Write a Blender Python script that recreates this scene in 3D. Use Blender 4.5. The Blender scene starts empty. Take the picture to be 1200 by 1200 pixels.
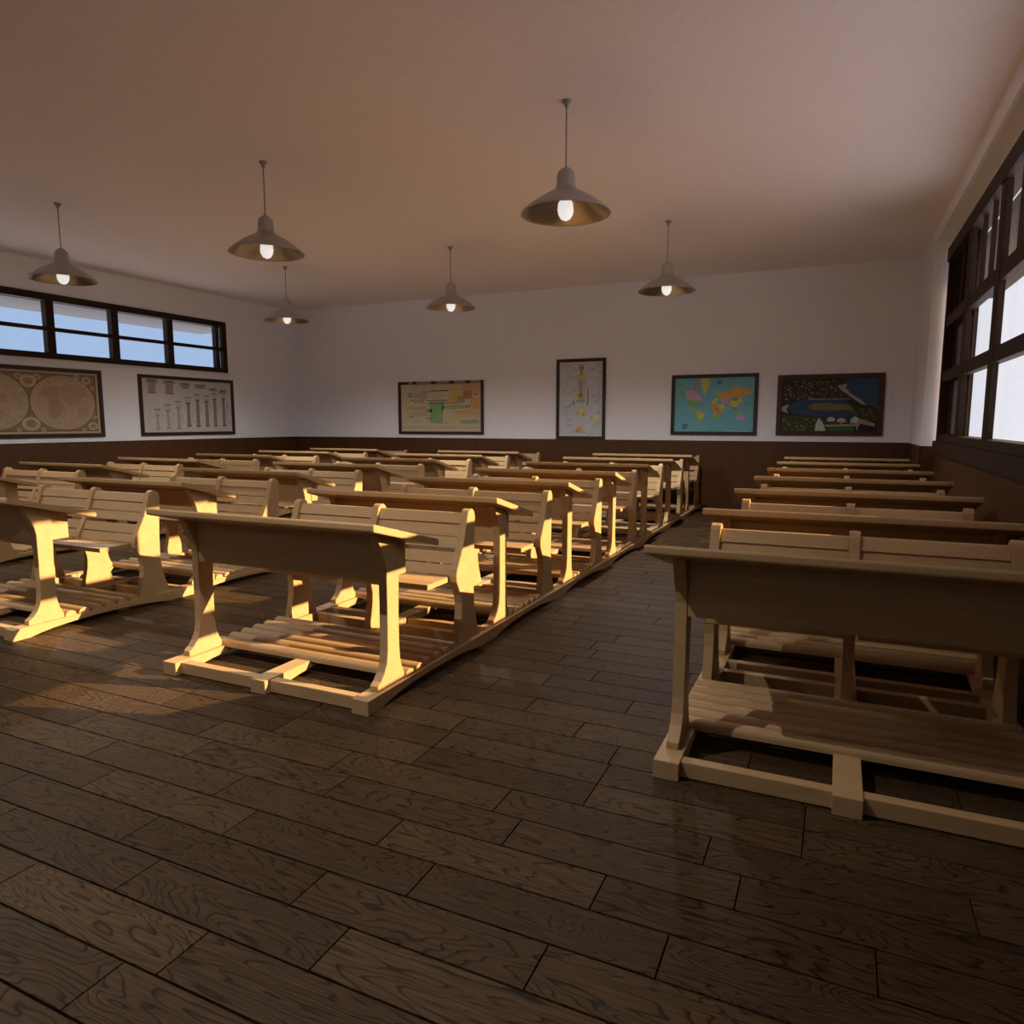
import bpy, bmesh, math, random
from mathutils import Vector
random.seed(7)
COL = bpy.context.scene.collection
PI = math.pi

# ------------------------------------------------------------ materials
def new_mat(name):
    m = bpy.data.materials.new(name); m.use_nodes = True
    nt = m.node_tree
    b = nt.nodes['Principled BSDF']
    return m, nt, b

def N(nt, kind, **kw):
    n = nt.nodes.new(kind)
    for k, v in kw.items():
        if k.startswith('_'): setattr(n, k[1:], v)
        else: n.inputs[k.replace('__', ' ')].default_value = v
    return n

def ramp(nt, stops, interp='LINEAR'):
    r = nt.nodes.new('ShaderNodeValToRGB'); cr = r.color_ramp; cr.interpolation = interp
    while len(cr.elements) < len(stops): cr.elements.new(0.5)
    for e, (p, c) in zip(cr.elements, stops):
        e.position = p; e.color = (c[0], c[1], c[2], 1)
    return r

def s2l(c):
    return tuple(((v/255)/12.92 if v/255 <= .04045 else ((v/255+.055)/1.055)**2.4) for v in c)

_flat = {}
def flat(rgb, rough=.6, spec=.3):
    k = (rgb, rough)
    if k not in _flat:
        m, nt, b = new_mat('print_colour')
        tc = N(nt, 'ShaderNodeTexCoord')
        n = N(nt, 'ShaderNodeTexNoise', Scale=60.0, Detail=3.0)
        c = s2l(rgb)
        r = ramp(nt, [(.3, tuple(v*.82 for v in c)), (.7, tuple(min(1, v*1.12) for v in c))])
        nt.links.new(tc.outputs['Object'], n.inputs['Vector'])
        nt.links.new(n.outputs['Fac'], r.inputs['Fac'])
        nt.links.new(r.outputs['Color'], b.inputs['Base Color'])
        b.inputs['Roughness'].default_value = rough
        b.inputs['Specular IOR Level'].default_value = spec
        _flat[k] = m
    return _flat[k]

def wood(name, stops, stretch, scale=6, rough=.5, spec=.3, bump=.02, fine=90):
    m, nt, b = new_mat(name)
    tc = N(nt, 'ShaderNodeTexCoord'); mp = N(nt, 'ShaderNodeMapping')
    mp.inputs['Scale'].default_value = stretch
    nt.links.new(tc.outputs['Object'], mp.inputs['Vector'])
    n = N(nt, 'ShaderNodeTexNoise', Scale=float(scale), Detail=6.0, Roughness=.6, Distortion=.6)
    nt.links.new(mp.outputs[0], n.inputs['Vector'])
    n2 = N(nt, 'ShaderNodeTexNoise', Scale=float(fine), Detail=2.0)
    nt.links.new(mp.outputs[0], n2.inputs['Vector'])
    mx = N(nt, 'ShaderNodeMath', _operation='MULTIPLY_ADD'); mx.inputs[1].default_value = .35
    nt.links.new(n2.outputs['Fac'], mx.inputs[0])
    sc = N(nt, 'ShaderNodeMath', _operation='MULTIPLY'); sc.inputs[1].default_value = .65
    nt.links.new(n.outputs['Fac'], sc.inputs[0]); nt.links.new(sc.outputs[0], mx.inputs[2])
    r = ramp(nt, stops)
    nt.links.new(mx.outputs[0], r.inputs['Fac']); nt.links.new(r.outputs['Color'], b.inputs['Base Color'])
    bp = N(nt, 'ShaderNodeBump', Strength=.25, Distance=bump)
    nt.links.new(mx.outputs[0], bp.inputs['Height']); nt.links.new(bp.outputs[0], b.inputs['Normal'])
    b.inputs['Roughness'].default_value = rough; b.inputs['Specular IOR Level'].default_value = spec
    return m

M = {}
M['desk'] = wood('pale_desk_wood', [(.3, (.36, .228, .110)), (.7, (.455, .295, .145))], (3, 3, 3), 5, .5, .3, .0006, 60)
M['desk_x'] = wood('pale_desk_wood_long', [(.3, (.36, .228, .110)), (.7, (.455, .295, .145))], (1.2, 14, 14), 4, .5, .3, .0006, 30)
M['frame_wood'] = wood('dark_window_wood', [(.3, (.016, .008, .005)), (.7, (.040, .019, .011))], (12, 1, 1), 8, .6, .2, .002, 60)
M['panel'] = wood('wainscot_wood', [(.3, (.048, .016, .005)), (.7, (.10, .038, .011))], (9, 9, .5), 5, .4, .4, .001, 60)
M['pic_frame'] = wood('picture_frame_wood', [(.3, (.022, .012, .008)), (.7, (.04, .022, .015))], (4, 4, 4), 6, .4, .4, .001)
M['pic_frame2'] = wood('reddish_picture_frame_wood', [(.3, (.035, .014, .008)), (.7, (.07, .026, .013))], (4, 4, 4), 6, .4, .4, .001)

def plaster(name, col, bump=.35):
    m, nt, b = new_mat(name)
    tc = N(nt, 'ShaderNodeTexCoord')
    n = N(nt, 'ShaderNodeTexNoise', Scale=26.0, Detail=5.0, Roughness=.7)
    nt.links.new(tc.outputs['Object'], n.inputs['Vector'])
    r = ramp(nt, [(.3, tuple(v*.94 for v in col)), (.7, col)])
    nt.links.new(n.outputs['Fac'], r.inputs['Fac']); nt.links.new(r.outputs['Color'], b.inputs['Base Color'])
    n2 = N(nt, 'ShaderNodeTexNoise', Scale=70.0, Detail=4.0)
    nt.links.new(tc.outputs['Object'], n2.inputs['Vector'])
    bp = N(nt, 'ShaderNodeBump', Strength=bump, Distance=.006)
    nt.links.new(n2.outputs['Fac'], bp.inputs['Height']); nt.links.new(bp.outputs[0], b.inputs['Normal'])
    b.inputs['Roughness'].default_value = .9; b.inputs['Specular IOR Level'].default_value = .1
    return m
M['wall'] = plaster('white_plaster', (.82, .85, .95))
M['ceil'] = plaster('ceiling_plaster', (.86, .82, .88))
M['eave'] = plaster('outside_eave_board', (.20, .22, .235))
M['eave_dark'] = plaster('dark_eave_board', (.05, .045, .04))

def floor_mat():
    m, nt, b = new_mat('dark_oak_planks')
    L = nt.links.new
    tc = N(nt, 'ShaderNodeTexCoord'); at = N(nt, 'ShaderNodeAttribute', _attribute_name='plank')
    sep = N(nt, 'ShaderNodeSeparateXYZ'); L(at.outputs['Vector'], sep.inputs[0])
    sc = N(nt, 'ShaderNodeVectorMath', _operation='SCALE'); sc.inputs['Scale'].default_value = 37.0
    L(at.outputs['Vector'], sc.inputs[0])
    mp = N(nt, 'ShaderNodeMapping'); mp.inputs['Scale'].default_value = (1.7, 9, 1)
    L(tc.outputs['Object'], mp.inputs['Vector'])
    ad = N(nt, 'ShaderNodeVectorMath', _operation='ADD'); L(mp.outputs[0], ad.inputs[0]); L(sc.outputs[0], ad.inputs[1])
    n = N(nt, 'ShaderNodeTexNoise', Scale=1.0, Detail=2.6, Roughness=.42, Distortion=.3)
    L(ad.outputs[0], n.inputs['Vector'])
    # contour lines of a stretched noise field = cathedral grain
    fr = N(nt, 'ShaderNodeMapRange'); fr.inputs['To Min'].default_value = 20; fr.inputs['To Max'].default_value = 42
    L(sep.outputs['Z'], fr.inputs['Value'])
    mu = N(nt, 'ShaderNodeMath', _operation='MULTIPLY'); L(n.outputs['Fac'], mu.inputs[0]); L(fr.outputs[0], mu.inputs[1])
    fc = N(nt, 'ShaderNodeMath', _operation='FRACT'); L(mu.outputs[0], fc.inputs[0])
    line = ramp(nt, [(0, (.22,)*3), (.09, (.42,)*3), (.24, (.92,)*3), (.75, (1.0,)*3), (.94, (.94,)*3), (1, (.22,)*3)])
    L(fc.outputs[0], line.inputs['Fac'])
    # fine pores along the plank
    mp2 = N(nt, 'ShaderNodeMapping'); mp2.inputs['Scale'].default_value = (7, 150, 1)
    L(tc.outputs['Object'], mp2.inputs['Vector'])
    n3 = N(nt, 'ShaderNodeTexNoise', Scale=1.0, Detail=3.0); L(mp2.outputs[0], n3.inputs['Vector'])
    pr = ramp(nt, [(.3, (.62,)*3), (.62, (1.12,)*3)]); L(n3.outputs['Fac'], pr.inputs['Fac'])
    base = ramp(nt, [(0, (.050, .0285, .0135)), (.5, (.064, .037, .018)), (1, (.080, .047, .022))])
    L(sep.outputs['X'], base.inputs['Fac'])
    m1 = N(nt, 'ShaderNodeMix', _data_type='RGBA', _blend_type='MULTIPLY'); m1.inputs[0].default_value = 1
    L(base.outputs['Color'], m1.inputs[6]); L(line.outputs['Color'], m1.inputs[7])
    m2 = N(nt, 'ShaderNodeMix', _data_type='RGBA', _blend_type='MULTIPLY'); m2.inputs[0].default_value = 1
    L(m1.outputs[2], m2.inputs[6]); L(pr.outputs['Color'], m2.inputs[7])
    L(m2.outputs[2], b.inputs['Base Color'])
    bw = N(nt, 'ShaderNodeRGBToBW'); L(line.outputs['Color'], bw.inputs[0])
    bp = N(nt, 'ShaderNodeBump', Strength=.5, Distance=.0012); L(bw.outputs[0], bp.inputs['Height'])
    L(bp.outputs[0], b.inputs['Normal'])
    b.inputs['Roughness'].default_value = .55; b.inputs['Specular IOR Level'].default_value = .1
    return m
M['floor'] = floor_mat()

def metal(name, col, rough, metallic=1):
    m, nt, b = new_mat(name)
    tc = N(nt, 'ShaderNodeTexCoord'); n = N(nt, 'ShaderNodeTexNoise', Scale=30.0, Detail=3.0)
    L = nt.links.new; L(tc.outputs['Object'], n.inputs['Vector'])
    r = ramp(nt, [(.3, tuple(v*.88 for v in col)), (.7, col)]); L(n.outputs['Fac'], r.inputs['Fac'])
    L(r.outputs['Color'], b.inputs['Base Color'])
    b.inputs['Roughness'].default_value = rough; b.inputs['Metallic'].default_value = metallic
    return m
M['shade'] = metal('brushed_lamp_metal', (.50, .49, .50), .42, .75)
M['shade_in'] = metal('polished_reflector', (.42, .39, .36), .32, 1)
M['cord'] = metal('grey_cord', (.28, .26, .27), .6, 0)

m, nt, b = new_mat('milky_bulb_glass')
b.inputs['Base Color'].default_value = (.85, .85, .85, 1)
b.inputs['Emission Color'].default_value = (1, .98, .96, 1); b.inputs['Emission Strength'].default_value = .62
b.inputs['Roughness'].default_value = .25
M['bulb'] = m

m = bpy.data.materials.new('window_glass'); m.use_nodes = True; nt = m.node_tree
nt.nodes.clear()
o = N(nt, 'ShaderNodeOutputMaterial'); t = N(nt, 'ShaderNodeBsdfTransparent'); g = N(nt, 'ShaderNodeBsdfGlossy'); g.inputs['Roughness'].default_value = .02
lw = N(nt, 'ShaderNodeLayerWeight', Blend=0.5); pw_ = N(nt, 'ShaderNodeMath', _operation='POWER'); pw_.inputs[1].default_value = 5.0
f = N(nt, 'ShaderNodeMath', _operation='MULTIPLY_ADD'); f.inputs[1].default_value = .22; f.inputs[2].default_value = .02; mx = N(nt, 'ShaderNodeMixShader')
nt.links.new(lw.outputs['Facing'], pw_.inputs[0]); nt.links.new(pw_.outputs[0], f.inputs[0])
t.inputs['Color'].default_value = (.96, .97, .97, 1)
nt.links.new(f.outputs[0], mx.inputs[0]); nt.links.new(t.outputs[0], mx.inputs[1]); nt.links.new(g.outputs[0], mx.inputs[2])
nt.links.new(mx.outputs[0], o.inputs['Surface'])
M['glass'] = m

# ------------------------------------------------------------ mesh helpers
def link(name, verts, faces, mats, parent=None, mat_idx=None, smooth=False, bevel=0):
    me = bpy.data.meshes.new(name)
    me.from_pydata([tuple(v) for v in verts], [], faces)
    if not isinstance(mats, (list, tuple)): mats = [mats]
    for m_ in mats: me.materials.append(m_)
    if mat_idx:
        for p, i in zip(me.polygons, mat_idx): p.material_index = i
    bm = bmesh.new(); bm.from_mesh(me)
    if bevel:
        bmesh.ops.recalc_face_normals(bm, faces=bm.faces)
        es = [e for e in bm.edges if len(e.link_faces) == 2 and e.calc_face_angle(0) > .6]
        bmesh.ops.bevel(bm, geom=es, offset=bevel, segments=2, affect='EDGES', clamp_overlap=True)
    elif not mat_idx:
        bmesh.ops.recalc_face_normals(bm, faces=bm.faces)
    bm.to_mesh(me); bm.free()
    if smooth:
        for p in me.polygons: p.use_smooth = True
    ob = bpy.data.objects.new(name, me); COL.objects.link(ob)
    if parent: ob.parent = parent
    return ob

class MB:
    def __init__(s): s.v = []; s.f = []; s.mi = []
    def box(s, x0, x1, y0, y1, z0, z1, mi=0):
        n = len(s.v)
        s.v += [(x, y, z) for z in (z0, z1) for y in (y0, y1) for x in (x0, x1)]
        s.f += [tuple(n+i for i in q) for q in ((0, 2, 3, 1), (4, 5, 7, 6), (0, 1, 5, 4), (2, 6, 7, 3), (0, 4, 6, 2), (1, 3, 7, 5))]
        s.mi += [mi]*6; return s
    def prism_x(s, prof, x0, x1, mi=0):
        n = len(s.v); k = len(prof)
        s.v += [(x0, y, z) for y, z in prof] + [(x1, y, z) for y, z in prof]
        s.f.append(tuple(range(n, n+k))); s.f.append(tuple(range(n+2*k-1, n+k-1, -1)))
        for i in range(k):
            j = (i+1) % k; s.f.append((n+i, n+k+i, n+k+j, n+j))
        s.mi += [mi]*(k+2); return s
    def lathe(s, prof, seg=40, mi=0, close=False):
        n = len(s.v); k = len(prof)
        for i in range(seg):
            a = 2*PI*i/seg
            s.v += [(r*math.cos(a), r*math.sin(a), z) for r, z in prof]
        for i in range(seg):
            j = (i+1) % seg
            for q in range(k-1):
                s.f.append((n+i*k+q, n+j*k+q, n+j*k+q+1, n+i*k+q+1)); s.mi.append(mi)
        return s
    def build(s, name, mat, parent=None, bevel=0, smooth=False):
        return link(name, s.v, s.f, mat, parent, s.mi if isinstance(mat, (list, tuple)) and len(mat) > 1 else None, smooth, bevel)

def empty(name, loc):
    o = bpy.data.objects.new(name, None); COL.objects.link(o); o.location = loc; o.empty_display_size = .2
    return o
def tag(o, label, cat, group=None):
    o['label'] = label; o['category'] = cat
    if group: o['group'] = group
    return o
def struct(o): o['kind'] = 'structure'; return o
def children(o): return [c for c in bpy.data.objects if c.parent == o]
def copy_tree(o, parent=None):
    c = o.copy(); COL.objects.link(c); c.parent = parent
    for ch in children(o): copy_tree(ch, c)
    return c

# ------------------------------------------------------------ room shell (metres; camera stands at x=0, y=0)
XL, YB, H, YF = -8.898, 10.013, 3.147, -3.2
XP, XR = .8057, .946          # pillar/beam face and window wall face on the right
WZ = .934                     # wainscot top

# floor: every plank a board of its own in one mesh, dark gaps between
PW, PL = .1468, .63
known = {0: -1.274, 1: -1.613, 2: -1.168, 3: -.925, 4: -1.122, 5: -1.43, 6: -1.53, 7: -1.29, 8: -.66}
V, F, A = [], [], []
y00 = .929
for k in range(int((YF-y00)/PW)-1, int((YB-y00)/PW)+1):
    yy = y00 + k*PW
    off = known.get(k, random.random()*PL)
    i0 = int((XL-off)/PL)-1
    x = off + i0*PL
    while x < XR+.1:
        a, b_ = max(x, XL-.05)+.0013, min(x+PL, XR+.1)-.0013
        c0, c1 = max(yy, YF)+.0023, min(yy+PW, YB+.05)-.0023
        if b_ > a and c1 > c0:
            n = len(V)
            V += [(a, c0, -.004), (b_, c0, -.004), (b_, c1, -.004), (a, c1, -.004),
                  (a+.001, c0+.001, 0), (b_-.001, c0+.001, 0), (b_-.001, c1-.001, 0), (a+.001, c1-.001, 0)]
            fs = [(n+4, n+5, n+6, n+7), (n, n+1, n+5, n+4), (n+1, n+2, n+6, n+5), (n+2, n+3, n+7, n+6), (n+3, n, n+4, n+7)]
            F += fs; r3 = (random.random(), random.random(), random.random()**1.5)
            A += [r3]*5
        x += PL
n = len(V)
V += [(XL-.3, YF-.3, -.004), (XR+.12, YF-.3, -.004), (XR+.12, YB+.3, -.004), (XL-.3, YB+.3, -.004)]
F.append((n, n+1, n+2, n+3)); A.append((0, 0, 0))
me = bpy.data.meshes.new('floor'); me.from_pydata(V, [], F)
M['gap'] = flat((14, 9, 6), .9, .05)
me.materials.append(M['floor']); me.materials.append(M['gap'])
me.polygons[len(F)-1].material_index = 1
at = me.attributes.new('plank', 'FLOAT_VECTOR', 'FACE')
for i, a in enumerate(A): at.data[i].vector = a
ob = bpy.data.objects.new('floor', me); COL.objects.link(ob); struct(ob)

struct(MB().box(XL-.25, XR+.2, YF-.2, YB+.2, H, H+.15).build('ceiling', M['ceil']))
struct(MB().box(XL-.2, XR+.2, YB, YB+.2, -.05, H).build('wall_back', M['wall']))
struct(MB().box(XL-.2, XR+.2, YF-.2, YF, -.05, H).build('wall_front', M['wall']))
# left wall with the high window opening
LY0, LY1, LZ0, LZ1 = -1.85, 8.43, 1.99, 2.73
w = MB()
w.box(XL-.2, XL, YF, YB, -.05, LZ0); w.box(XL-.2, XL, YF, YB, LZ1, H)
w.box(XL-.2, XL, YF, LY0, LZ0, LZ1); w.box(XL-.2, XL, LY1, YB, LZ0, LZ1)
struct(w.build('wall_left', M['wall']))
# right wall: window bay set back behind a pillar and a ceiling beam
RY0, RY1, RZ0, RZ1 = 2.82, 8.26, .93, 2.84
w = MB()
T = .16
w.box(XR, XR+T, YF, RY0, -.05, H); w.box(XR, XR+T, RY0, 8.648, -.05, RZ0); w.box(XR, XR+T, RY0, 8.648, RZ1, H)
w.box(XR, XR+T, RY1, 8.605, RZ0, RZ1); w.box(XR, XR+T, 8.648, YB, -.05, H)
w.box(XP, XR, 8.648, YB, -.05, H)
w.box(XP, XR, YF, 8.648, 3.0, H)
struct(w.build('wall_right', M['wall']))
# wainscot boards
def wainscot(name, boxes):
    w = MB()
    for bx in boxes: w.box(*bx)
    return struct(w.build(name, M['panel']))
wainscot('trim_1', [(XL, XP-.008, YB-.012, YB, 0, WZ), (XL, XP-.008, YB-.017, YB, WZ-.012, WZ)])
wainscot('trim_2', [(XL, XL+.012, YF, YB-.017, 0, WZ), (XL, XL+.017, YF, YB-.017, WZ-.012, WZ)])
wainscot('trim_3', [(XP-.008, XP, 8.640, YB, 0, WZ), (XP-.008, XR-.008, 8.640, 8.648, 0, WZ), (XR-.008, XR, YF, 8.648, 0, .875)])
# eaves outside
struct(MB().box(XR+T, 1.9, 0, 12, 2.905, 3.02).build('trim_4', M['eave_dark']))
struct(MB().box(-10.0, XL-.2, -4, 8.95, 2.68, 2.80).build('trim_5', M['eave']))

# ------------------------------------------------------------ right window
W2 = struct(empty('window_2', (.92, 5.5, .9)))
def loc(o, w=W2): o.location = (-w.location.x, -w.location.y, -w.location.z); return o
fx0, fx1 = .90, 1.02
f = MB()
f.box(.885, 1.03, 2.80, 8.30, 2.74, 2.87)
f.box(fx0, fx1, 2.80, 2.90, .885, 2.74); f.box(fx0, fx1, 8.20, 8.30, .885, 2.74)
loc(f.build('window_frame', M['frame_wood'], W2, .003))
loc(MB().box(.872, 1.04, 2.80, 8.30, .875, 1.0).box(.89, 1.03, 2.90, 8.20, 1.0, 1.066).build('window_sill', M['frame_wood'], W2, .004))
for z0, z1 in ((1.576, 1.677), (2.103, 2.212)):
    loc(MB().box(fx0+.006, fx0+.075, 2.90, 8.20, z0, z1).build('window_rail', M['frame_wood'], W2, .003))
for yc in (7.02, 5.73, 4.44):
    loc(MB().box(fx0+.002, fx0+.042, yc-.08, yc+.08, 1.066, 2.74).build('mullion', M['frame_wood'], W2, .003))
m_ = MB()
ys = [8.2, 7.1, 6.94, 5.81, 5.65, 4.52, 4.36, 2.9]
for a, b_ in ((ys[0], ys[1]), (ys[2], ys[3]), (ys[4], ys[5]), (ys[6], ys[7])):
    for t_ in (1/3, 2/3):
        y = a+(b_-a)*t_; m_.box(fx0+.02, fx0+.05, y-.014, y+.014, 2.212, 2.74)
loc(m_.build('transom_muntins', M['frame_wood'], W2))
loc(MB().box(.955, .959, 2.90, 8.20, 1.05, 2.75).build('pane', M['glass'], W2))
loc(MB().box(.968, 1.0, 7.02, 8.24, 1.0, 2.78).build('shutter_panel', M['frame_wood'], W2, .003))

# ------------------------------------------------------------ left window
W1 = struct(empty('window_1', (XL, 3.3, 1.96)))
f = MB()
x0, x1 = XL-.05, XL+.03
oy0, oy1, oz0, oz1 = -1.9, 8.457, 1.965, 2.75
f.box(x0, x1, oy0, oy1, 2.665, oz1); f.box(x0, x1, oy0, oy1, oz0, 2.035)
f.box(x0, x1, oy0, oy0+.06, 2.035, 2.665); f.box(x0, x1, oy1-.075, oy1, 2.035, 2.665)
f.box(x0-.02, x1-.02, oy1-.2, oy1-.13, 2.035, 2.665)
loc(f.build('window_frame', M['frame_wood'], W1, .003), W1)
yc = 7.43
while yc > oy0+.2:
    loc(MB().box(x0-.03, x1-.02, yc-.05, yc+.05, 2.03, 2.67).build('mullion', M['frame_wood'], W1, .002), W1)
    yc -= .864
loc(MB().box(x0+.01, x1-.03, oy0+.06, oy1-.075, 2.305, 2.352).build('window_rail', M['frame_wood'], W1, .002), W1)
loc(MB().box(x0-.002, x0+.002, oy0+.03, oy1-.03, 2.0, 2.7).build('pane', M['glass'], W1), W1)

# ------------------------------------------------------------ school desk with bench
def make_desk():
    root = empty('school_desk', (0, 0, 0))
    D, DX = M['desk'], M['desk_x']
    # runners, arched underneath
    rp = [(0, 0), (.09, 0), (.15, .012), (.22, .022), (.35, .031), (.5, .034), (.62, .033), (.75, .027), (.86, .017), (.93, .008), (.99, 0), (1.09, 0), (1.09, .062), (0, .062)]
    for c in (-.5473, 0, .5473):
        MB().prism_x(rp, c-.0423, c+.0423).build('runner', D, root, .0015)
    for a, b_ in ((.030, .076), (.985, 1.030)):
        MB().box(-.51, .51, a, b_, .004, .057).build('crossbar', DX, root, .0015)
    # desk legs
    lp = [(.10, .062), (.10, .085), (.125, .101), (.150, .130), (.168, .165), (.177, .22), (.180, .40), (.180, .56),
          (.172, .60), (.157, .635), (.135, .68), (.118, .715), (.114, .7265), (.27, .6855), (.268, .5), (.262, .34), (.263, .22), (.268, .16), (.280, .12), (.292, .098), (.298, .085), (.298, .062)]
    for s in (-1, 1):
        c = s*.5473
        MB().prism_x(lp, c-.021, c+.021).build('leg', D, root, .0015)
    # box under the top
    zt = lambda y: .757-.265*y-.0005
    MB().prism_x([(.183, .515), (.201, .515), (.201, zt(.201)), (.183, zt(.183))], -.526, .526).build('front_panel', DX, root)
    MB().box(-.514, .514, .201, .387, .515, .529).build('shelf', DX, root)
    for s in (-1, 1):
        a, b_ = sorted((s*.514, s*.526))
        MB().prism_x([(.201, .515), (.387, .515), (.387, zt(.387)), (.201, zt(.201))], a, b_).build('side_panel', D, root)
    # sloping top
    tp = [(.003, .757), (0, .761), (0, .780), (.002, .785), (.007, .787), (.483, .6595), (.489, .656), (.492, .650), (.490, .635), (.486, .6295)]
    MB().prism_x(tp, -.6383, .6383).build('desktop', DX, root, .002)
    # foot rest slats, rounded on top
    for i in range(6):
        y0 = .300+.0822*i; w_ = .0655
        pr = [(y0+w_/2-w_/2*math.cos(t_), .056+.036*math.sin(t_)**.65) for t_ in [PI*q/12 for q in range(0, 13)]]
        MB().prism_x(pr, -.575, .575).build('footrest_slat', DX, root)
    # bench uprights
    up = [(.79, .062), (.80, .10), (.815, .16), (.825, .21), (.828, .27), (.818, .315), (.797, .355), (.778, .39), (.774, .42), (.782, .45), (.803, .485), (.855, .58), (.885, .67), (.900, .72),
          (.912, .735), (.930, .743), (.950, .741), (.967, .729), (.976, .708), (.977, .68), (.968, .58), (.960, .45), (.957, .30), (.966, .22), (.98, .165), (1.0, .11), (1.018, .062)]
    for c in (-.5473, 0, .5473):
        MB().prism_x(up, c-.021, c+.021).build('bench_upright', D, root, .002)
    # backrest rails
    yr = lambda z: .802+.44*(z-.45)
    for z0, z1, rnd in ((.668, .722, 1), (.605, .666, 0), (.548, .600, 0), (.474, .529, 0), (.418, .468, 0)):
        a, b_ = yr(z0), yr(z1); th = .020
        if z0 == .605: a += .008; b_ += .008
        if rnd: a -= .004; b_ -= .004; th = .026
        pr = [(a, z0), (b_, z1), (b_+th, z1-.004), (a+th, z0-.004)]
        if rnd: pr = [(a, z0), (b_-.003, z1-.012), (b_+.003, z1-.003), (b_+.010, z1), (b_+.018, z1-.004), (b_+.022, z1-.014), (a+th, z0-.004)]
        for s in (-1, 1):
            e0, e1 = sorted((s*.0205, s*.5268))
            MB().prism_x(pr, e0, e1).build('backrest_rail', DX, root, .0015)
    # two seats
    for s in (-1, 1):
        e0, e1 = sorted((s*.0215, s*.5245))
        MB().box(e0, e1, .572, .80, .389, .415).build('seat', DX, root, .002)
    return root

proto = make_desk()
ORD = ['first', 'second', 'third', 'fourth', 'fifth', 'sixth', 'last']
cols = [('C', .0845, 'row under the big window'), ('B', -2.2547, 'first row left of aisle'),
        ('A', -4.5912, 'second row left of aisle'), ('Z', -6.9277, 'row along the left wall')]
special = {('C', 0): 'pale double desk cut off by the right photo edge, nearest under the big window',
           ('B', 0): 'pale double desk with sunlit right leg, nearest to the camera left of the aisle',
           ('A', 0): 'pale double desk cut off by the left photo edge, with one sunlit leg',
           ('B', 6): 'unlit pale double desk farthest back in the first row left of the aisle',
           ('C', 6): 'pale double desk farthest back in the row under the big window'}
first = True
for cn, cx, where in cols:
    for i in range(7):
        if cn == 'Z' and i == 0: continue
        o = proto if first else copy_tree(proto)
        first = False
        o.location = (cx, 2.226+1.0937*i, 0)
        nth = ORD[i] if cn != 'Z' else ['', 'first visible', 'second visible', 'third visible', 'fourth visible', 'fifth visible', 'last'][i]
        lit = ' with sunlit right edges' if (cn == 'B' and 0 < i < 4) else ' in shade' if i > 3 else ''
        tag(o, special.get((cn, i), 'pale double desk%s, %s from camera in %s' % (lit, nth, where)).replace('last from camera', 'farthest'),
            'school desk', 'double school desks with benches in four rows')

# ------------------------------------------------------------ pendant lamps
def make_lamp():
    root = empty('pendant_lamp', (0, 0, H))
    Z = lambda z: z-H
    MB().lathe([(0, 0), (.030, 0), (.030, -.006), (.016, -.024), (.007, -.045), (0, -.046)], 20).build('ceiling_rose', M['cord'], root, smooth=True)
    MB().lathe([(0, -.04), (.0048, -.04), (.0048, Z(2.745)), (0, Z(2.745))], 10).build('cord', M['cord'], root, smooth=True)
    out = [(.006, 2.768), (.010, 2.757), (.030, 2.748), (.048, 2.730), (.057, 2.705), (.058, 2.650), (.064, 2.632), (.085, 2.615), (.125, 2.592), (.18, 2.560), (.235, 2.520), (.276, 2.487), (.282, 2.478)]
    inn = [(.282, 2.476), (.272, 2.480), (.230, 2.515), (.176, 2.554), (.122, 2.585), (.082, 2.606), (.056, 2.622), (.050, 2.65), (.0, 2.66)]
    s = MB().lathe([(r, Z(z)) for r, z in out]+[(.282, Z(2.476))], 48, 0)
    s.lathe([(r, Z(z)) for r, z in inn], 48, 1)
    s.build('lamp_shade', [M['shade'], M['shade_in']], root, smooth=True)
    MB().lathe([(0, Z(2.63)), (.024, Z(2.63)), (.026, Z(2.575)), (.047, Z(2.54)), (.051, Z(2.50)), (.046, Z(2.475)), (.030, Z(2.448)), (0, Z(2.434))], 12).build('bulb', M['bulb'], root)
    return root
lamp = make_lamp()
lampdat = [(-1.625, 4.33, 'largest and nearest metal pendant lamp, hanging right of the photo centre'),
           (-4.078, 4.33, 'metal pendant lamp left of the nearest one, above the middle desks'),
           (-6.52, 4.33, 'metal pendant lamp at far left in front of the high window'),
           (-6.49, 7.20, 'small distant pendant lamp beside the back left corner, right of the high window'),
           (-4.084, 7.20, 'small distant pendant lamp above and left of the skeleton poster'),
           (-1.624, 7.20, 'small distant pendant lamp above the coloured world map')]
for i, (x, y, lb) in enumerate(lampdat):
    o = lamp if i == 0 else copy_tree(lamp)
    o.location = (x, y, H)
    tag(o, lb, 'lamp', 'metal pendant lamps under the ceiling')

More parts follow.
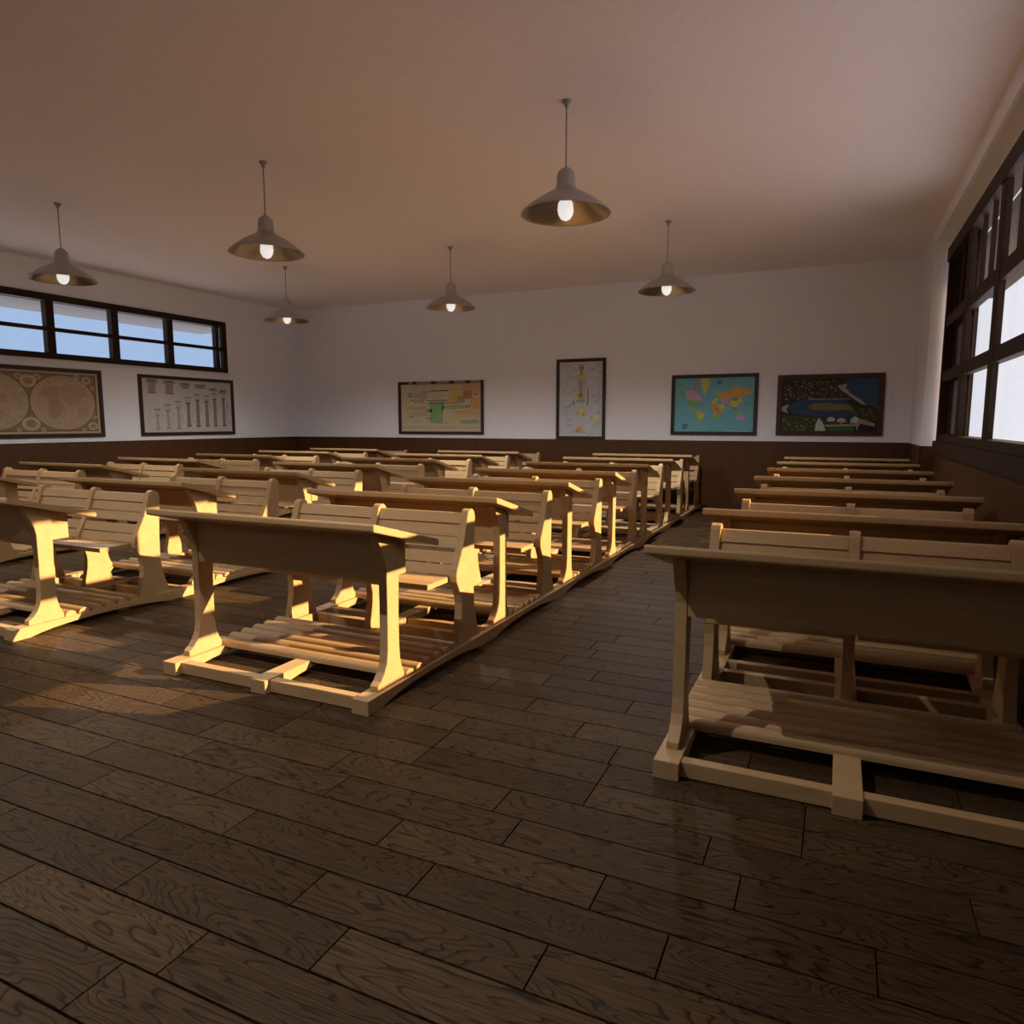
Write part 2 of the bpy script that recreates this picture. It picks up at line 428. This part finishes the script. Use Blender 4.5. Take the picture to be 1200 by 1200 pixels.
# ------------------------------------------------------------ wall pictures
# built in local coords: u across, v up, w out of the wall; print origin lower left
def framed(name, label, cat, origin, U, wid, hei, paper, shapes, fw=.045, frame_mat=None, group='framed pictures on the walls', fd=.028, ink_mix=.22):
    root = empty(name, origin)
    ang = math.atan2(U[1], U[0]); root.rotation_euler = (0, 0, ang)
    fm = frame_mat or M['pic_frame']
    # local x = across, local -y = out of wall
    f = MB()
    f.box(0, wid, -fd, -.001, 0, fw); f.box(0, wid, -fd, -.001, hei-fw, hei)
    f.box(0, fw, -fd, -.001, fw, hei-fw); f.box(wid-fw, wid, -fd, -.001, fw, hei-fw)
    f.build('picture_frame', fm, root, .002)
    mats, keys, verts, faces, mi = [], {}, [], [], []
    def mid(c):
        if c != paper: c = tuple(int(round(v*(1-ink_mix)+p*ink_mix)) for v, p in zip(c, paper))
        if c not in keys: keys[c] = len(mats); mats.append(flat(c))
        return keys[c]
    pw, ph = wid-2*fw, hei-2*fw
    verts += [(fw, -.008, fw), (fw+pw, -.008, fw), (fw+pw, -.008, fw+ph), (fw, -.008, fw+ph),
              (fw, -.002, fw), (fw+pw, -.002, fw), (fw+pw, -.002, fw+ph), (fw, -.002, fw+ph)]
    faces += [(0, 1, 2, 3), (7, 6, 5, 4)]; mi += [mid(paper)]*2
    for k, (c, pts, lay) in enumerate(shapes):
        n = len(verts); d = -.0085-.0006*lay
        pts = [(min(max(u, 0), 1), min(max(v, 0), 1)) for u, v in pts]
        area = sum(pts[i][0]*pts[(i+1) % len(pts)][1]-pts[(i+1) % len(pts)][0]*pts[i][1] for i in range(len(pts)))
        if abs(area) < 1e-9: continue
        if area < 0: pts = pts[::-1]
        verts += [(fw+u*pw, d, fw+v*ph) for u, v in pts]
        faces.append(tuple(range(n, n+len(pts)))); mi.append(mid(c))
    link('print', verts, faces, mats, root, mi)
    tag(root, label, cat, group)
    return root

def rect(c, u0, v0, u1, v1, lay=1): return (c, [(u0, v0), (u1, v0), (u1, v1), (u0, v1)], lay)
def ell(c, u, v, ru, rv, lay=1, n=28): return (c, [(u+ru*math.cos(2*PI*i/n), v+rv*math.sin(2*PI*i/n)) for i in range(n)], lay)
def wob(c, u, v, ru, rv, lay, rnd, n=14, amp=.3):
    return (c, [(u+ru*math.cos(2*PI*i/n)*(1+amp*(rnd.random()-.5)), v+rv*math.sin(2*PI*i/n)*(1+amp*(rnd.random()-.5))) for i in range(n)], lay)
def seg(c, a, b_, t, lay, asp=1.0):
    # line with width t (in v units); asp = print width / height
    du, dv = (b_[0]-a[0])*asp, b_[1]-a[1]; l = math.hypot(du, dv) or 1
    nu, nv = -dv/l*t/2/asp, du/l*t/2
    return (c, [(a[0]+nu, a[1]+nv), (b_[0]+nu, b_[1]+nv), (b_[0]-nu, b_[1]-nv), (a[0]-nu, a[1]-nv)], lay)

# --- coloured world map: outlines in print pixels
def wm(c, pts, lay=1): return (c, [((x-118)/967, (790-y)/655) for x, y in pts], lay)
pink, grn, yel, ora, lime, olive = (214, 150, 190), (96, 176, 110), (216, 206, 70), (226, 160, 60), (160, 196, 90), (140, 170, 80)
S = [wm((150, 150, 175), [(330, 140), (440, 140), (430, 200), (440, 300), (380, 330), (330, 290), (300, 250), (340, 190)]),
     wm(grn, [(165, 320), (200, 285), (250, 290), (262, 350), (240, 370), (190, 350), (170, 340)]),
     wm(pink, [(250, 290), (300, 270), (360, 290), (400, 330), (440, 350), (460, 400), (430, 430), (380, 400), (270, 395), (262, 350)], 2),
     wm(olive, [(270, 395), (380, 400), (430, 425), (400, 450), (370, 480), (330, 475), (285, 455)], 2),
     wm(lime, [(300, 470), (340, 478), (350, 505), (390, 530), (375, 545), (330, 515)], 2),
     wm(yel, [(445, 140), (550, 138), (545, 230), (510, 290), (490, 340), (470, 300), (450, 230)], 2),
     wm(pink, [(380, 530), (420, 515), (470, 530), (450, 560), (400, 555)], 2),
     wm(lime, [(370, 545), (400, 555), (420, 600), (430, 660), (420, 715), (395, 700), (400, 640), (385, 590)], 2),
     wm(yel, [(400, 550), (450, 555), (495, 570), (490, 600), (460, 640), (435, 670), (420, 620)], 3),
     wm(lime, [(395, 655), (440, 620), (430, 680), (410, 718)], 4),
     wm(yel, [(590, 400), (640, 380), (650, 420), (620, 450), (575, 455)], 2), wm(grn, [(585, 360), (605, 360), (600, 400), (582, 395)], 2),
     wm(lime, [(625, 340), (665, 290), (690, 310), (670, 380), (640, 390)], 2),
     wm(ora, [(660, 300), (760, 310), (860, 230), (920, 260), (1085, 290), (1050, 345), (960, 350), (930, 400), (860, 370), (780, 390), (690, 400), (650, 350)], 3),
     wm(pink, [(690, 400), (780, 385), (840, 400), (800, 440), (740, 440), (690, 425)], 4),
     wm(yel, [(800, 430), (870, 390), (940, 400), (930, 450), (880, 490), (830, 485), (790, 465)], 4),
     wm((90, 160, 70), [(835, 395), (890, 385), (905, 410), (860, 420)], 5),
     wm(ora, [(560, 480), (600, 455), (660, 460), (730, 480), (735, 520), (700, 560), (680, 620), (640, 640), (615, 600), (605, 540), (570, 525)], 3),
     wm(lime, [(600, 590), (650, 580), (690, 600), (660, 640), (630, 635)], 4), wm(yel, [(660, 455), (730, 450), (740, 500), (690, 520)], 4),
     wm((200, 100, 70), [(620, 500), (650, 500), (650, 530), (625, 530)], 5), wm((190, 120, 120), [(640, 530), (680, 540), (670, 570), (640, 565)], 5),
     wm(pink, [(770, 470), (820, 480), (800, 520), (785, 525)], 4), wm(grn, [(840, 490), (880, 500), (900, 560), (870, 560)], 3),
     wm(lime, [(860, 540), (940, 560), (960, 580), (880, 575)], 4), wm(grn, [(970, 450), (1000, 440), (1030, 470), (1000, 480)], 3),
     wm(pink, [(880, 610), (930, 580), (985, 600), (990, 640), (950, 660), (890, 645)], 4),
     wm((70, 120, 140), [(215, 700), (290, 690), (280, 760), (225, 755)], 1), wm((70, 120, 110), [(630, 180), (700, 165), (690, 220), (640, 215)], 1),
     wm((190, 205, 215), [(700, 790), (830, 775), (1060, 782), (1060, 792)], 1)]
rnd = random.Random(3)
for k in range(60):
    x, y = rnd.uniform(200, 1000), rnd.uniform(380, 640); S.append(wm((70, 110, 110), [(x, y), (x+rnd.uniform(6, 16), y), (x+8, y+5), (x, y+5)], 1))
framed('wall_map', 'framed coloured political world map on pale blue sea, on the back wall', 'map', (-2.146, YB, 1.012), (1, 0), 1.150, .824, (112, 178, 196), S, .047)

# --- aerial view
def ap(c, pts, lay=1): return (c, [((x-118)/945, (630-y)/490) for x, y in pts], lay)
rnd = random.Random(5)
S = [ap((58, 50, 42), [(118, 140), (740, 140), (800, 320), (118, 350)], 1),
     ap((70, 45, 38), [(480, 150), (740, 140), (740, 200), (640, 230), (480, 220)], 2),
     ap((52, 84, 114), [(770, 140), (1063, 140), (1063, 430), (960, 380), (860, 320), (760, 270), (700, 220)], 3),
     ap((160, 160, 160), [(660, 205), (760, 190), (740, 225), (800, 285), (880, 330), (960, 390), (900, 380), (780, 300), (690, 240)], 4),
     ap((44, 72, 106), [(180, 410), (260, 350), (400, 330), (740, 335), (780, 380), (860, 460), (900, 490), (800, 505), (600, 500), (400, 490), (230, 460)], 4),
     ap((150, 150, 145), [(380, 326), (800, 326), (800, 334), (380, 334)], 5),
     ap((120, 110, 78), [(385, 400), (440, 370), (560, 365), (680, 375), (790, 385), (880, 470), (780, 430), (600, 440), (430, 430)], 5),
     ap((60, 55, 40), [(800, 400), (960, 400), (1063, 450), (1063, 540), (960, 530), (880, 480)], 5),
     ap((58, 70, 36), [(118, 480), (300, 490), (560, 510), (860, 520), (860, 630), (118, 630)], 3),
     ap((160, 158, 145), [(118, 400), (200, 370), (170, 420), (190, 460), (118, 440)], 5),
     ap((60, 100, 50), [(590, 590), (860, 590), (870, 630), (560, 630)], 6),
     ap((170, 170, 165), [(560, 572), (860, 568), (860, 582), (560, 586)], 7),
     ap((190, 195, 200), [(470, 560), (500, 505), (545, 560), (570, 630), (465, 630)], 7),
     ap((185, 190, 195), [(580, 510), (620, 495), (660, 515), (655, 540), (580, 540)], 7),
     ap((185, 180, 172), [(680, 520), (715, 505), (765, 520), (750, 550), (680, 545)], 7),
     ap((180, 190, 205), [(805, 520), (850, 490), (890, 520), (860, 560), (810, 555)], 7),
     ap((150, 145, 125), [(860, 500), (1040, 560), (1040, 590), (900, 560), (870, 630), (850, 630)], 6),
     ap((28, 32, 60), [(900, 575), (1040, 592), (1040, 630), (890, 630)], 7)]
for k in range(230):
    x, y = rnd.uniform(125, 740), rnd.uniform(150, 325)
    if x > 640 and y < 250: continue
    c = rnd.choice([(170, 170, 165), (34, 44, 28), (30, 28, 24), (140, 100, 80), (190, 190, 186), (90, 84, 70)])
    S.append(ap(c, [(x, y), (x+rnd.uniform(6, 24), y+rnd.uniform(-3, 3)), (x+12, y+rnd.uniform(5, 10)), (x, y+7)], 3))
for k in range(120):
    x, y = rnd.uniform(125, 850), rnd.uniform(500, 620)
    c = rnd.choice([(34, 44, 28), (110, 130, 60), (190, 190, 186), (90, 84, 50), (80, 60, 40)])
    S.append(ap(c, [(x, y), (x+rnd.uniform(6, 24), y+3), (x+12, y+rnd.uniform(6, 12)), (x, y+8)], 5))
for k in range(50):
    x, y = rnd.uniform(830, 1050), rnd.uniform(420, 520)
    S.append(ap(rnd.choice([(120, 115, 90), (30, 34, 22)]), [(x, y), (x+14, y+3), (x+12, y+9), (x, y+8)], 6))
framed('framed_photo', 'framed aerial photograph of a coastal town with a lagoon, rightmost on the back wall', 'picture', (-.755, YB, 1.015), (1, 0), 1.257, .783, (44, 42, 38), S, .06, M['pic_frame2'], ink_mix=0)

# --- skeleton poster
asp = .66/1.08
S = []
B_, Y_, O_, P_ = (150, 140, 110), (206, 186, 90), (226, 170, 90), (140, 110, 150)
def sk(x, y): return ((x-178)/560, (1105-y)/970)
def sp(c, pts, lay=2): return (c, [sk(*p) for p in pts], lay)
S += [sp((150, 150, 112), [(425, 215), (435, 175), (465, 160), (495, 180), (500, 225), (480, 260), (445, 260)], 3), sp((70, 90, 80), [(440, 205), (455, 205), (455, 222), (440, 222)], 4), sp((70, 90, 80), [(472, 205), (487, 205), (487, 222), (472, 222)], 4),
      sp((110, 90, 110), [(452, 262), (475, 262), (473, 300), (455, 300)], 3),
      sp(Y_, [(380, 325), (430, 300), (500, 295), (535, 320), (520, 360), (470, 375), (420, 360)], 3)]
for k in range(7):
    y = 375+k*22; h_ = 55-k*2
    S += [sp(P_, [(460-h_, y), (455, y-8), (455, y-1), (460-h_, y+7)], 4), sp(P_, [(520-h_*0+0, y), (465, y-8), (465, y-1), (520, y+7)], 4)]
S += [sp((150, 120, 120), [(452, 360), (468, 360), (470, 560), (450, 560)], 5),
      sp(Y_, [(400, 560), (430, 535), (490, 530), (520, 555), (500, 610), (460, 625), (420, 605)], 5), sp((120, 90, 60), [(440, 560), (480, 560), (470, 600), (450, 600)], 6),
      sp((200, 200, 205), [(375, 330), (390, 330), (388, 470), (376, 470)], 3), sp((200, 200, 205), [(535, 330), (548, 330), (552, 470), (538, 470)], 3),
      sp(Y_, [(362, 470), (390, 470), (385, 520), (360, 520)], 4), sp(Y_, [(535, 465), (560, 465), (558, 510), (538, 510)], 4),
      sp((190, 190, 200), [(365, 520), (378, 520), (372, 640), (360, 640)], 3), sp((60, 60, 80), [(545, 480), (556, 480), (556, 660), (547, 660)], 3),
      sp(B_, [(352, 640), (380, 640), (375, 700), (358, 700)], 3), sp(B_, [(535, 650), (560, 650), (555, 700), (540, 700)], 3),
      sp((150, 150, 185), [(400, 625), (520, 620), (505, 670), (410, 672)], 3),
      sp((205, 200, 190), [(405, 660), (440, 660), (445, 730), (425, 800), (410, 780)], 4), sp((205, 200, 190), [(480, 660), (515, 655), (515, 760), (500, 800), (485, 740)], 4),
      sp((226, 206, 130), [(425, 730), (520, 740), (520, 800), (500, 825), (440, 810)], 5), sp((190, 150, 70), [(475, 800), (520, 800), (510, 845), (480, 845)], 6), sp((190, 170, 110), [(405, 780), (440, 780), (435, 820), (410, 815)], 6),
      sp((215, 205, 180), [(430, 815), (448, 815), (444, 980), (432, 980)], 4), sp((215, 205, 180), [(462, 820), (478, 820), (478, 980), (464, 980)], 4), sp((190, 200, 205), [(485, 840), (510, 840), (495, 980), (486, 980)], 4),
      sp(O_, [(410, 985), (440, 965), (485, 975), (495, 1045), (400, 1045)], 5), sp((180, 130, 60), [(410, 1010), (430, 1000), (432, 1045), (408, 1045)], 6),
      sp((110, 140, 130), [(355, 1045), (535, 1045), (535, 1054), (355, 1054)], 6),
      sp((226, 180, 160), [(615, 410), (715, 400), (715, 425), (620, 430)], 2), sp((226, 200, 190), [(270, 412), (355, 405), (355, 430), (272, 440)], 2),
      sp((226, 210, 140), [(630, 830), (710, 820), (715, 900), (640, 905)], 2), sp((180, 190, 190), [(600, 930), (700, 925), (700, 990), (610, 985)], 2)]
rnd = random.Random(11)
for k in range(95):
    left = rnd.random() < .5
    x = rnd.uniform(200, 330) if left else rnd.uniform(560, 690)
    y = rnd.uniform(170, 1040); w_ = rnd.uniform(18, 70)
    c = rnd.choice([(130, 140, 160), (120, 150, 150), (160, 130, 150), (110, 120, 130)])
    S.append(sp(c, [(x, y), (x+w_, y-2), (x+w_, y+3), (x, y+5)], 1))
for y0, y1, xa, xb in ((210, 200, 530, 590), (245, 240, 530, 640), (150, 170, 380, 420), (300, 330, 250, 380), (460, 455, 270, 360)):
    S.append(sp((110, 120, 130), [(xa, y0), (xb, y1), (xb, y1+4), (xa, y0+4)], 1))
framed('skeleton_poster', 'tall framed anatomy poster of a human skeleton on the back wall', 'poster', (-3.871, YB, .936), (1, 0), .764, 1.177, (196, 204, 216), S, .045)

# --- timeline chart
def cp(c, x0, y0, x1, y1, lay=1): return rect(c, (x0-118)/955, (700-y1)/570, (x1-118)/955, (700-y0)/570, lay)
rnd = random.Random(21); S = []
for k in range(34):
    y = 145+k*15.5; S.append(cp((168, 158, 132), 125, y, 1065, y+2, 1))
S += [cp((196, 178, 110), 710, 150, 890, 270, 2), cp((200, 150, 110), 870, 150, 1060, 250, 3), cp((204, 160, 60), 705, 270, 800, 360, 3), cp((150, 140, 110), 800, 270, 890, 350, 3),
      cp((170, 100, 90), 870, 215, 970, 310, 4), cp((214, 150, 90), 960, 300, 1055, 430, 3), cp((150, 175, 90), 620, 385, 880, 430, 3), cp((120, 170, 110), 470, 350, 640, 440, 3),
      cp((116, 172, 108), 480, 430, 630, 600, 4), cp((100, 150, 96), 430, 530, 520, 548, 5), cp((96, 140, 90), 440, 430, 500, 470, 4), cp((150, 165, 160), 270, 310, 385, 360, 3), cp((196, 140, 120), 385, 300, 410, 360, 3),
      cp((196, 160, 120), 200, 400, 430, 425, 2), cp((190, 170, 150), 250, 430, 430, 455, 2), cp((150, 150, 130), 210, 225, 270, 290, 2), cp((160, 158, 140), 290, 235, 440, 300, 2),
      cp((110, 165, 160), 840, 570, 1040, 595, 4), cp((90, 140, 170), 950, 560, 1035, 580, 5), cp((206, 184, 120), 715, 510, 860, 560, 3), cp((206, 160, 120), 770, 450, 1050, 500, 3),
      cp((170, 120, 90), 125, 645, 1065, 651, 2), cp((196, 140, 110), 125, 668, 1065, 672, 2), cp((70, 66, 60), 120, 140, 124, 690, 2)]
for k in range(26):
    x, y = rnd.uniform(130, 900), rnd.uniform(160, 620); w_ = rnd.uniform(50, 260)
    c = rnd.choice([(120, 112, 96), (150, 150, 110), (176, 130, 100), (90, 100, 90), (190, 160, 90)])
    S.append(cp(c, x, y, min(1060, x+w_), y+rnd.uniform(2, 6), 6))
for x0, y0, x1, y1 in ((380, 220, 480, 226), (480, 204, 700, 216), (440, 324, 690, 331), (470, 355, 870, 361), (980, 258, 1045, 268), (890, 395, 945, 402), (895, 402, 905, 420), (935, 402, 945, 420), (215, 522, 290, 528), (245, 318, 275, 326)):
    S.append(cp((50, 46, 40), x0, y0, x1, y1, 7))
ch = framed('timeline_chart', 'framed cream timeline chart with green and orange bars, leftmost on the back wall', 'poster', (-6.692, YB, .995), (1, 0), 1.590, .852, (202, 192, 164), S, .045)
cl = MB()  # dark blocks with a grey strip between them along the frame's top edge
for x in (290, 525, 745, 940):
    u = (x-75)/1040*1.59; cl.box(u-.042, u+.042, -.036, -.002, .806, .853)
cl.build('top_dark_blocks', M['pic_frame'], ch, .002)
MB().box(.22, 1.545, -.031, -.0275, .812, .848).build('top_grey_strip', M['cord'], ch)

# --- old double hemisphere map (left wall; seen left to right = +y)
rnd = random.Random(31); S = []
tan_, dk, lt = (176, 156, 128), (122, 96, 72), (186, 168, 140)
S += [rect((84, 64, 46), .02, .035, .98, .965, 1), rect(dk, .028, .05, .972, .95, 2)]
for c0 in (.265, .735):
    S += [ell((92, 74, 56), c0, .50, .237, .455, 3, 48), ell(tan_, c0, .50, .230, .442, 4, 48)]
    for q in (-.75, -.5, -.25, 0, .25, .5, .75):
        hw = .225*math.sqrt(1-q*q)
        S.append(rect((150, 130, 104), c0-hw, .5+.44*q-.0015, c0+hw, .5+.44*q+.0015, 5))
        pts = [(c0+.228*q*math.cos(a), .5+.44*math.sin(a)) for a in [(-PI/2)+PI*i/14 for i in range(15)]]
        for i in range(14): S.append(seg((150, 130, 104), pts[i], pts[i+1], .004, 5, 2.2))
# land masses
S += [wob((158, 136, 109), .21, .62, .09, .15, 6, rnd, 16, .5), wob((158, 136, 109), .27, .33, .055, .16, 6, rnd, 14, .5), wob((156, 134, 106), .33, .55, .03, .08, 7.3, rnd, 10, .4),
      wob((158, 136, 108), .66, .66, .08, .12, 6, rnd, 16, .5), wob((156, 132, 106), .67, .42, .055, .17, 6.6, rnd, 14, .4), wob((158, 137, 110), .80, .64, .11, .15, 7.2, rnd, 18, .5), wob((160, 140, 112), .88, .36, .04, .07, 6, rnd, 10, .4)]
for u, v, r in ((.5, .83, .055), (.44, .90, .026), (.56, .90, .026), (.5, .16, .062), (.42, .07, .018), (.58, .07, .018), (.09, .88, .032), (.05, .78, .017), (.17, .93, .024), (.91, .88, .035), (.95, .76, .018), (.84, .93, .022),
                (.06, .12, .035), (.045, .27, .015), (.13, .06, .015), (.94, .12, .038), (.955, .27, .018), (.87, .06, .015)):
    S += [ell(lt, u, v, r, r*1.75, 6, 20), ell((140, 116, 92), u, v, r*.6, r*1.0, 7, 12)]
for k in range(150):
    c0 = rnd.choice((.265, .735)); a = rnd.uniform(0, 2*PI); r = math.sqrt(rnd.random())*.9
    u, v = c0+.225*r*math.cos(a), .5+.44*r*math.sin(a)
    S.append(rect((120, 98, 76), u, v, u+rnd.uniform(.004, .02), v+.006, 7))
XW = XL
framed('antique_map', 'framed sepia antique map with two hemispheres, cut by the left edge of the photo', 'map', (XW, 4.43, .997), (0, 1), 1.877, .862, (188, 166, 140), S, .047)

# --- architectural orders
rnd = random.Random(41); S = []
def cq(x, y): return ((x-130)/915, (655-y)/540)
def cpl(c, pts, lay=2): return (c, [cq(*p) for p in pts], lay)
ink, gr, lg = (84, 82, 82), (132, 130, 130), (168, 165, 165)
colsd = [(262, 480, 625, 16, lg), (365, 430, 620, 18, lg), (468, 395, 620, 18, lg), (570, 350, 598, 20, gr), (668, 315, 602, 20, gr), (765, 322, 600, 20, gr), (855, 295, 600, 19, gr), (955, 290, 596, 18, gr)]
for x, y0, y1, hw, c in colsd:
    S += [cpl(c, [(x-hw*.82, y0+14), (x+hw*.82, y0+14), (x+hw, y1-10), (x-hw, y1-10)], 2),
          cpl(ink if c == gr else gr, [(x-hw*1.35, y0-4), (x+hw*1.35, y0-4), (x+hw*.9, y0+16), (x-hw*.9, y0+16)], 3),
          cpl(ink if c == gr else gr, [(x-hw*1.3, y1-10), (x+hw*1.3, y1-10), (x+hw*1.3, y1+3), (x-hw*1.3, y1+3)], 3)]
    for q in (-.5, 0, .5): S.append(cpl(ink if c == gr else (140,)*3, [(x+hw*q-1.6, y0+16), (x+hw*q+1.6, y0+16), (x+hw*q+1.6, y1-10), (x+hw*q-1.6, y1-10)], 4))
    S += [cpl(gr, [(x-hw*1.9, y0-62), (x+hw*1.9, y0-62), (x+hw*1.5, y0-44), (x-hw*1.5, y0-44)], 2), cpl(lg, [(x-hw*1.5, y0-30), (x+hw*1.5, y0-30), (x+hw*1.2, y0-14), (x-hw*1.2, y0-14)], 2),
          cpl(gr, [(x+34, y0+70), (x+38, y0+70), (x+38, y0+150), (x+34, y0+150)], 2)]
for x, y0, y1, hw in ((225, 125, 262, 52), (390, 130, 262, 56), (548, 145, 205, 48), (705, 150, 195, 58), (845, 182, 215, 44), (950, 196, 225, 42)):
    S += [cpl(ink, [(x-hw, y0), (x+hw, y0), (x+hw*.8, y0+16), (x-hw*.8, y0+16)], 3), ell(gr, *cq(x-hw*.75, y0+22), .018, .028, 4, 14), ell(gr, *cq(x+hw*.75, y0+22), .018, .028, 4, 14),
          cpl(gr, [(x-hw*.6, y0+16), (x+hw*.6, y0+16), (x+hw*.7, y1), (x-hw*.7, y1)], 2)]
    if y1 > 240: S.append(cpl(ink, [(x-hw*.85, y1-5), (x+hw*.85, y1-5), (x+hw*.85, y1+3), (x-hw*.85, y1+3)], 4))
for k in range(12): S.append(cpl(lg, [(170, 300+k*27), (170+rnd.uniform(20, 60), 300+k*27), (200, 303+k*27), (170, 303+k*27)], 1))
S += [cpl(lg, [(230, 630), (990, 622), (990, 625), (230, 633)], 1), cpl(gr, [(985, 365), (1010, 365), (1005, 385), (990, 385)], 2), cpl(gr, [(1000, 555), (1018, 555), (1015, 572), (1002, 572)], 2)]
framed('columns_poster', 'framed black and white print of classical columns, under the right end of the high window', 'poster', (XW, 6.853, .997), (0, 1), 1.697, .856, (196, 192, 192), S, .047)

# ------------------------------------------------------------ light
S_AZ = Vector((-1, -.302, -.385)).normalized()
sun = bpy.data.lights.new('sun', 'SUN'); so = bpy.data.objects.new('sun', sun); COL.objects.link(so)
so.rotation_euler = S_AZ.to_track_quat('-Z', 'Y').to_euler(); so.location = (6, 4, 5)
sun.energy = 16.0; sun.color = (1, .68, .35); sun.angle = math.radians(.3)
# spots below the pendants; two rows lack bodies, one behind camera added as fill
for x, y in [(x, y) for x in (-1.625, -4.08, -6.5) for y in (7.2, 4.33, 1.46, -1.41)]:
    l = bpy.data.lights.new('overhead_spot', 'SPOT'); lo = bpy.data.objects.new('overhead_spot', l); COL.objects.link(lo)
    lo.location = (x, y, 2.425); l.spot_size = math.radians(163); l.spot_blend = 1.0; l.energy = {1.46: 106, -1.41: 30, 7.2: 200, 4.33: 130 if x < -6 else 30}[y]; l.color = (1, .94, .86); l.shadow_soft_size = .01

wd = bpy.data.worlds.new('World'); bpy.context.scene.world = wd; wd.use_nodes = True; nt = wd.node_tree
bg = nt.nodes['Background']
tc = N(nt, 'ShaderNodeTexCoord'); sp_ = N(nt, 'ShaderNodeSeparateXYZ'); nt.links.new(tc.outputs['Generated'], sp_.inputs[0])
mr = N(nt, 'ShaderNodeMapRange'); mr.inputs['From Min'].default_value = -.4; mr.inputs['From Max'].default_value = .6
nt.links.new(sp_.outputs['X'], mr.inputs['Value'])
r = ramp(nt, [(0, s2l((164, 189, 226))), (1, (1.40, 1.28, 1.22))]); nt.links.new(mr.outputs[0], r.inputs['Fac'])
mz = N(nt, 'ShaderNodeMapRange'); mz.inputs['From Min'].default_value = -.16; mz.inputs['From Max'].default_value = -.07
nt.links.new(sp_.outputs['Z'], mz.inputs['Value'])
mg = N(nt, 'ShaderNodeMix', _data_type='RGBA'); mg.inputs[6].default_value = (1.85, 1.6, 1.6, 1)
nt.links.new(mz.outputs[0], mg.inputs[0]); nt.links.new(r.outputs['Color'], mg.inputs[7])
nt.links.new(mg.outputs[2], bg.inputs['Color']); bg.inputs['Strength'].default_value = 1.0

# ------------------------------------------------------------ camera
cam = bpy.data.cameras.new('camera'); co = bpy.data.objects.new('camera', cam); COL.objects.link(co)
co.location = (0, 0, 1.18); co.rotation_euler = (PI/2-.1262, 0, .4317)
cam.sensor_width = 36; cam.lens = 824.54/1200*36; cam.clip_start = .02
sc = bpy.context.scene; sc.camera = co
sc.view_settings.view_transform = 'Standard'; sc.view_settings.look = 'None'
sc.view_settings.gamma = 1; sc.view_settings.use_curve_mapping = False
sc.view_settings.exposure = 0.12
try:
    sc.cycles.max_bounces = 10; sc.cycles.diffuse_bounces = 6; sc.cycles.use_denoising = True
except Exception: pass
